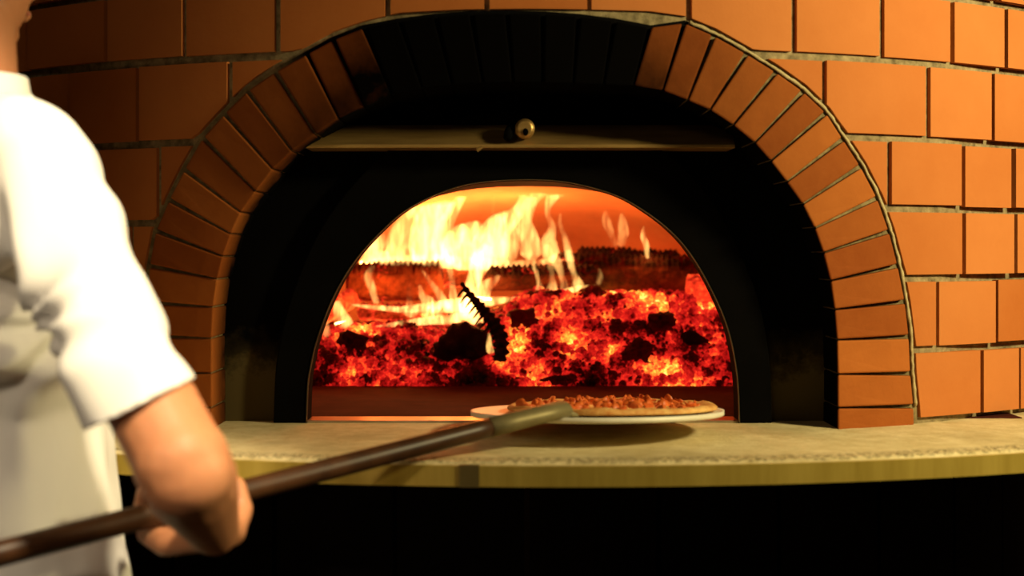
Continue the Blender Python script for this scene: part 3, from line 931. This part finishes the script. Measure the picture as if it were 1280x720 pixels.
for i in range(G_):
    for k in range(NPz):
        k2 = (k + 1) % NPz; fs.append((i * NPz + k, i * NPz + k2, (i + 1) * NPz + k2, (i + 1) * NPz + k))
cz.add(vs, fs); cz.build('cheese', M['cheese'], pz_, smooth=True)
tp = MB(); rt = random.Random(3)
spots = []
for k in range(150):
    q = rt.uniform(0, 2 * PI); r = rr2 * math.sqrt(rt.random()) * .97
    spots.append((r * math.cos(q), r * math.sin(q), rt.uniform(.003, .007)))
spots += [(-.128, -.045, .008), (-.118, -.052, .007), (-.122, -.035, .0075)]
for (x, y, s_) in spots:
    lump(tp, bladept(ox + x, oy + y, .0085 + s_ * .3), s_, x * 90, icv, icf, 0, (1.3, 1.3, .38))
tp.build('tomato_topping', M['sauce'], pz_, smooth=True, fix=False)

# ------------------------------------------------------------------ the cook
fw = Vector((.6, .8, 0)); rt_ = Vector((.8, -.6, 0)); UP = Vector((0, 0, 1))
person = empty('person', (-.62, 1.62, 0), 'person in a white short-sleeved shirt, seen from behind, gripping the wooden peel handle', 'person')
Sh = P(50, 236, 1.45); El = P(226, 577, 1.30)
# point of the handle under the hand
def on_handle(px):
    lo, hi = 0.0, 1.0
    for _ in range(40):
        m_ = (lo + hi) / 2; p = B.lerp(A, m_)
        if p.x / p.y * F + 640 < px: lo = m_
        else: hi = m_
    return B.lerp(A, lo)
Gp = on_handle(228)
uu = Vector((-hdir.y, hdir.x, 0)).normalized()        # away from the lens, across the handle
vv = hdir.cross(uu).normalized()
if vv.z < 0: vv = -vv
def HP(h, u, v): return Gp + hdir * h + uu * u + vv * v
body = MB()
def cap(a, b, r1, r2=None): capsule(body, a, b, r1, r2)
pel = Vector((-.63, 1.66, .95)); wai = Vector((-.625, 1.65, 1.10)); che = Vector((-.635, 1.61, 1.30)); shc = Vector((-.65, 1.565, 1.44))
nb = Vector((-.612, 1.585, 1.50)); hd = Vector((-.634, 1.635, 1.700))
# torso
tube(body, [pel - UP * .08, pel, wai, che, shc, nb], [(.15, .10), (.165, .115), (.135, .095), (.155, .105), (.14, .08), (.07, .06)], 24, side=rt_)
LS = shc - rt_ * .175 + UP * -.01 + fw * .0
cap(shc + UP * .0, Sh, .06, .052); cap(shc, LS, .06, .052)
cap(nb - UP * .02, hd - UP * .08, .057, .054)
# right arm
cap(Sh, Sh.lerp(El, .45), .044, .042); cap(Sh.lerp(El, .45), El, .043, .043)
Wr = HP(.002, -.072, -.015)
cap(El, El.lerp(Wr, .3), .045, .045); cap(El.lerp(Wr, .3), Wr, .045, .026)
ball(body, El + Vector((.006, -.008, -.012)), (.043, .036, .04), 18)
# palm: metacarpals under the handle
for k, h_ in enumerate((-.034, -.012, .011, .033)):
    kn_ = HP(h_, .030 - .003 * abs(k - 2), -.025)
    cap(Wr, HP(h_ * .9, -.020, -.029), .021, .0145); cap(HP(h_ * .9, -.020, -.029), kn_, .0145, .0115)
    f = (.82, .95, 1.0, .92)[k]
    p1 = HP(h_, .033 * f + .003, .002); p2 = HP(h_ * .98, .016, .0245); p3 = HP(h_ * .97, -.006 * f, .0255)
    cap(kn_, p1, .0102, .0094); cap(p1, p2, .0092, .0085); cap(p2, p3, .0084, .0072)
t0 = HP(.030, -.048, -.026); t1 = HP(.052, -.036, -.010); t2 = HP(.053, -.027, .014); t3 = HP(.044, -.012, .026)
cap(Wr, t0, .022, .018); cap(t0, t1, .017, .0125); cap(t1, t2, .0118, .0106); cap(t2, t3, .0106, .0085)
# left arm, bent, hand resting at the front of the waist
LE = Vector((-.87, 1.70, 1.19)); LW = Vector((-.70, 1.85, 1.185))
cap(LS, LE, .05, .042); cap(LE, LW, .042, .027)
ld = (LW - LE).normalized(); lsd = ld.cross(UP).normalized()
for k in range(4):
    o_ = lsd * (-.027 + .018 * k)
    a = LW + ld * .075 + o_; cap(LW, a, .016, .011)
    b = a + ld * .035 - UP * .008; c_ = b + ld * .018 - UP * .02; cap(a, b, .0095, .009); cap(b, c_, .009, .0075)
cap(LW, LW + ld * .04 - lsd * .045, .015, .011); cap(LW + ld * .04 - lsd * .045, LW + ld * .075 - lsd * .05 - UP * .01, .011, .009)
# legs
for s_, off in ((1, .02), (-1, -.02)):
    hip = pel + rt_ * .085 * s_ - UP * .05; kn_ = hip + fw * .03 + UP * -.40 + rt_ * .01 * s_; an = Vector((hip.x, hip.y, .09)) + fw * (off)
    cap(hip, kn_, .085, .057); cap(kn_, an, .055, .036); cap(an, an + fw * .13 - UP * .05, .036, .03)
# head: skull, jaw, brow, nose, ears, chin
hf = Vector((.30, .95, 0)).normalized(); hs = Vector((hf.y, -hf.x, 0))
R3 = Matrix((hs, hf, UP)).transposed()
ball(body, hd + UP * .025 - hf * .008, (.074, .092, .088), 28, R3)
ball(body, hd - UP * .03 + hf * .018, (.058, .066, .075), 24, R3)
ball(body, hd - UP * .083 + hf * .058, (.026, .02, .018), 14, R3)
cap(hd + hf * .088 + UP * .015, hd + hf * .106 - UP * .025, .008, .013)
ball(body, hd + hf * .092 - UP * .055, (.022, .010, .010), 14, R3)
for s_ in (1, -1):
    ball(body, hd + hs * .074 * s_ - hf * .008 - UP * .003, (.008, .018, .03), 14, R3)
    ball(body, hd + hf * .078 + hs * .03 * s_ + UP * .022, (.022, .012, .008), 12, R3)
    ball(body, hd + hf * .062 + hs * .04 * s_ - UP * .025, (.02, .018, .018), 12, R3)
me = remeshed(body, .0038, 5, 'person_body')
me.materials.clear(); me.materials.append(M['skin'])
pb = link('body', me, None, person, True)
for s_ in (1, -1):
    e = MB(); c_ = hd + hf * .0715 + hs * .031 * s_ + UP * .006; ball(e, c_, .0118, 16); eo = e.build('eye', M['eye'], person, smooth=True)
    e = MB(); ball(e, c_ + hf * .0082, .005, 12); e.build('iris', M['iris'], eo, smooth=True)
e = MB(); tube(e, [hd + hf * .094 + hs * x * .022 - UP * (.052 + .003 * x * x) - hf * .008 * x * x for x in (-1, -.5, 0, .5, 1)], [.002, .0045, .005, .0045, .002], 10)
e.build('lips', M['lip'], person, smooth=True)
hr = MB()
ball(hr, hd + UP * .042 - hf * .022, (.084, .094, .085), 30, R3)
ball(hr, hd - UP * .005 - hf * .052, (.074, .052, .075), 24, R3)
hm = remeshed(hr, .006, 4, 'hair')
for v in hm.vertices:
    p = v.co; k = .004 * noise.noise(Vector((p.x * 90, p.y * 90, p.z * 15))); v.co = p + (p - hd).normalized() * k
hm.materials.clear(); hm.materials.append(M['hair']); link('hair', hm, None, person, True)

# shirt
sh = MB()
def scap(a, b, r1, r2=None): capsule(sh, a, b, r1, r2, 24)
tube(sh, [pel - UP * .20, pel - UP * .1, pel, wai, wai + UP * .1, che, shc - UP * .02], [(.232, .158), (.228, .158), (.216, .152), (.186, .138), (.175, .132), (.178, .135), (.15, .10)], 32, side=rt_)
cuff = P(176, 505, 1.335)
axis = (cuff - Sh).normalized()
cutn = Vector((.43, .02, -.90)).normalized()      # the cuff hangs level with the elbow
scap(shc, Sh + Vector((-.03, .01, -.02)), .078, .056)
tube(sh, [nb - UP * .03, P(-10, 166, 1.53), P(14, 178, 1.50), P(58, 238, 1.46), P(86, 300, 1.42), P(127, 391, 1.375), P(150, 442, 1.355)], [.060, .062, .060, .058, .058, .058, .058], 28)
scap(nb - UP * .035, LS, .066, .058); scap(shc, LS, .08, .066); scap(nb - UP * .02, nb + UP * .055, .064, .062)
tube(sh, [P(127, 391, 1.375), cuff, cuff + axis * .11], [.058, .057, .055], 28)
LC = LS.lerp(LE, .7); lax = (LC - LS).normalized()
scap(LS, LC, .066, .062); tube(sh, [LC, LC + lax * .06], [.062, .062], 24)
sm = remeshed(sh, .006, 7, 'shirt_mesh')
bm = bmesh.new(); bm.from_mesh(sm)
def trim(co, no, inside):
    g = [f for f in bm.faces if inside(f.calc_center_median())]
    ge = set(g) | {e for f in g for e in f.edges} | {v for f in g for v in f.verts}
    bmesh.ops.bisect_plane(bm, geom=list(ge), plane_co=co, plane_no=no, clear_outer=True, dist=1e-6)
trim(cuff, cutn, lambda p: (p - cuff).length < .2 and (p - cuff).dot(cutn) > -.03 and p.x > -.46)
trim(LC, lax, lambda p: (p - LC).length < .12 and (p - LC).dot(lax) > -.03)
trim(Vector((0, 0, .86)), -UP, lambda p: p.z < .90)
col_c = nb + UP * .030
trim(col_c, UP, lambda p: (p - col_c).length < .12 and p.z > col_c.z - .02)
bmesh.ops.subdivide_edges(bm, edges=[], cuts=1)
bm.normal_update()
def fold(p):
    """soft cloth folds"""
    w = 0.0
    # folds running down the back and side
    low = max(0, min(1, (1.36 - p.z) / .12))
    q = p.x * .8 + p.y * -.6
    w += .0075 * low * math.sin(q * 62 + 1.6 * noise.noise(Vector((p.x * 5, p.y * 5, p.z * 3))) + p.z * 6)
    w += .013 * noise.noise(Vector((p.x * 9, p.y * 9, p.z * 5)))
    w += .0065 * noise.noise(Vector((p.x * 22, p.y * 22, p.z * 12)))
    # diagonal pulls from the armpit over the sleeve
    ap = P(60, 400, 1.45); d = (p - ap); an = math.atan2(d.z, d.x)
    k = math.exp(-(d.length / .16) ** 2)
    w += .011 * k * math.sin(an * 9 + 5 * noise.noise(p * 8))
    # blouse overhang where the back breaks over the waist
    w += .020 * math.exp(-((p.z - P(0, 445, 1.52).z) / .02) ** 2) * (1 if p.x < -.44 else 0) * max(0, min(1, (-.44 - p.x) / .05))
    return w
for v in bm.verts:
    p = v.co.copy(); k = 1.0
    if (p - cuff).length < .10: k = min(1, abs((p - cuff).dot(cutn)) / .06 + .12)
    v.co = p + v.normal * fold(p) * k
bmesh.ops.smooth_vert(bm, verts=bm.verts, factor=.5, use_axis_x=True, use_axis_y=True, use_axis_z=True)
bm.to_mesh(sm); bm.free()
sm.materials.clear(); sm.materials.append(M['cotton'])
from mathutils.bvhtree import BVHTree
bvh = BVHTree.FromPolygons([v.co.copy() for v in sm.vertices], [tuple(p.vertices) for p in sm.polygons])
for v in me.vertices:                                 # the body stays inside the cloth that covers it
    p = v.co
    if p.z > col_c.z - .004 or p.z < .88: continue
    if p.x > -.50 and p.z < cuff.z + .1 and (p - cuff).dot(cutn) > -.012 and (p - cuff).length < .25: continue
    if (p - LC).dot(lax) > -.012 and (p - LC).length < .25: continue
    loc, nor, ix, dist = bvh.find_nearest(p, .06)
    if loc is not None and (p - loc).dot(nor) > -.009:
        v.co = loc - nor * .0095
so = link('shirt', sm, None, person, True)
m_ = so.modifiers.new('cloth', 'SOLIDIFY'); m_.thickness = .0025; m_.offset = -1
# collar
NH = 40
cl = MB(); cc_ = nb + UP * .051
vs = []; fs = []; pr = [(.067, -.034), (.0665, -.016), (.0635, .002), (.0615, .004), (.0600, .001), (.0600, -.03)]
for r, z in pr:
    for k in range(NH):
        q = 2 * PI * k / NH; vs.append(cc_ + Vector((r * math.cos(q), r * math.sin(q), z)))
for j in range(len(pr) - 1):
    for k in range(NH):
        k2 = (k + 1) % NH; fs.append((j * NH + k, j * NH + k2, (j + 1) * NH + k2, (j + 1) * NH + k))
cl.add(vs, fs); cl.build('collar', M['cotton'], so, smooth=True)
tr = MB()
tube(tr, [pel - UP * .13, pel - UP * .03, pel + UP * .06], [(.172, .125), (.175, .125), (.165, .118)], 24, side=rt_)
for s_, off in ((1, .02), (-1, -.02)):
    hip = pel + rt_ * .088 * s_ - UP * .06; kn_ = hip + fw * .03 + UP * -.39 + rt_ * .01 * s_; an = Vector((hip.x, hip.y, .07)) + fw * off
    capsule(tr, hip, kn_, .098, .075); tube(tr, [kn_, kn_.lerp(an, .5), an], [.075, .068, .064], 20)
tm = remeshed(tr, .008, 4, 'trousers'); tm.materials.clear(); tm.materials.append(M['trousers']); link('trousers', tm, None, person, True)
for s_, off in ((1, .02), (-1, -.02)):
    hip = pel + rt_ * .085 * s_; an = Vector((hip.x, hip.y, 0)) + fw * off
    fm = MB(); tube(fm, [an - fw * .075 + UP * .05, an - fw * .05 + UP * .047, an + fw * .04 + UP * .045, an + fw * .13 + UP * .034, an + fw * .185 + UP * .026], [(.02, .035), (.042, .045), (.046, .043), (.05, .032), (.028, .016)], 20, side=rt_)
    sm2 = remeshed(fm, .005, 3, 'shoe')
    for v in sm2.vertices: v.co.z = max(v.co.z, .001)
    sm2.materials.clear(); sm2.materials.append(M['shoe']); link('shoe', sm2, None, person, True)

# ------------------------------------------------------------------ light
def area(name, loc, target, size, energy, color, spread=None):
    L = bpy.data.lights.new(name, 'AREA'); L.shape = 'DISK'; L.size = size; L.energy = energy; L.color = color
    if spread: L.spread = spread
    o = bpy.data.objects.new(name, L); COL.objects.link(o); o.location = loc
    o.rotation_euler = (Vector(target) - Vector(loc)).to_track_quat('-Z', 'Y').to_euler()
    return o
WARM = (1, .84, .43)
area('lamp_over_counter', (1.45, 1.20, 1.98), (.60, 2.1, 1.35), .2, 31, WARM)
def spot(name, loc, target, energy, color, ang, blend, r):
    L = bpy.data.lights.new(name, 'SPOT'); L.energy = energy; L.color = color; L.spot_size = math.radians(ang); L.spot_blend = blend; L.shadow_soft_size = r
    o = bpy.data.objects.new(name, L); COL.objects.link(o); o.location = loc
    o.rotation_euler = (Vector(target) - Vector(loc)).to_track_quat('-Z', 'Y').to_euler()
spot('lamp_over_cook', (.15, .55, 2.45), (-.50, 1.36, 1.30), 215, (1, .82, .52), 30, .5, .07)
spot('fill_torso', (-1.0, -.4, 2.2), (-.62, 1.5, 1.0), 60, (1, .80, .56), 30, .6, .1)  # added fill without a fixture, brightens the shirt over the torso
area('fill_overhead', (-.6, -.6, 2.6), (-.3, 1.6, 1.0), .4, 2.5, (1, .78, .5))  # weak overhead fill, added; no such lamp hangs in the room
def point(name, loc, e, c, r):
    L = bpy.data.lights.new(name, 'POINT'); L.energy = e; L.color = c; L.shadow_soft_size = r
    o = bpy.data.objects.new(name, L); COL.objects.link(o); o.location = loc
FC = (1, .21, .032)
for px, py, D, e in ((500, 300, 2.99, .6), (560, 285, 2.99, 1.0), (625, 285, 2.98, 1.0), (690, 300, 2.96, 1.0), (809, 312, 2.94, .5), (594, 350, 2.845, 1.5), (702, 345, 2.875, .25), (466, 358, 2.895, .5), (585, 382, 2.84, .9)):
    point('fire_glow', P(px, py, D), e, FC, .012)

w = bpy.data.worlds.new('world'); S.world = w; w.use_nodes = True
w.node_tree.nodes['Background'].inputs[0].default_value = (1, .7, .4, 1)
w.node_tree.nodes['Background'].inputs[1].default_value = .01

# ------------------------------------------------------------------ camera
cam = bpy.data.cameras.new('camera'); co = bpy.data.objects.new('camera', cam); COL.objects.link(co)
co.location = (0, 0, ZC); co.rotation_euler = (PI / 2, 0, 0)
cam.sensor_width = 36; cam.lens = 36 * F / 1280; cam.shift_y = -(360 - HY) / 1280
cam.dof.use_dof = True; cam.dof.focus_distance = 2.25; cam.dof.aperture_fstop = 2.8
cam.clip_start = .05
S.camera = co
S.view_settings.view_transform = 'Standard'; S.view_settings.look = 'None'
S.view_settings.gamma = 1; S.view_settings.exposure = 0; S.view_settings.use_curve_mapping = False
S.cycles.use_denoising = True
S.cycles.max_bounces = 6; S.cycles.volume_bounces = 0
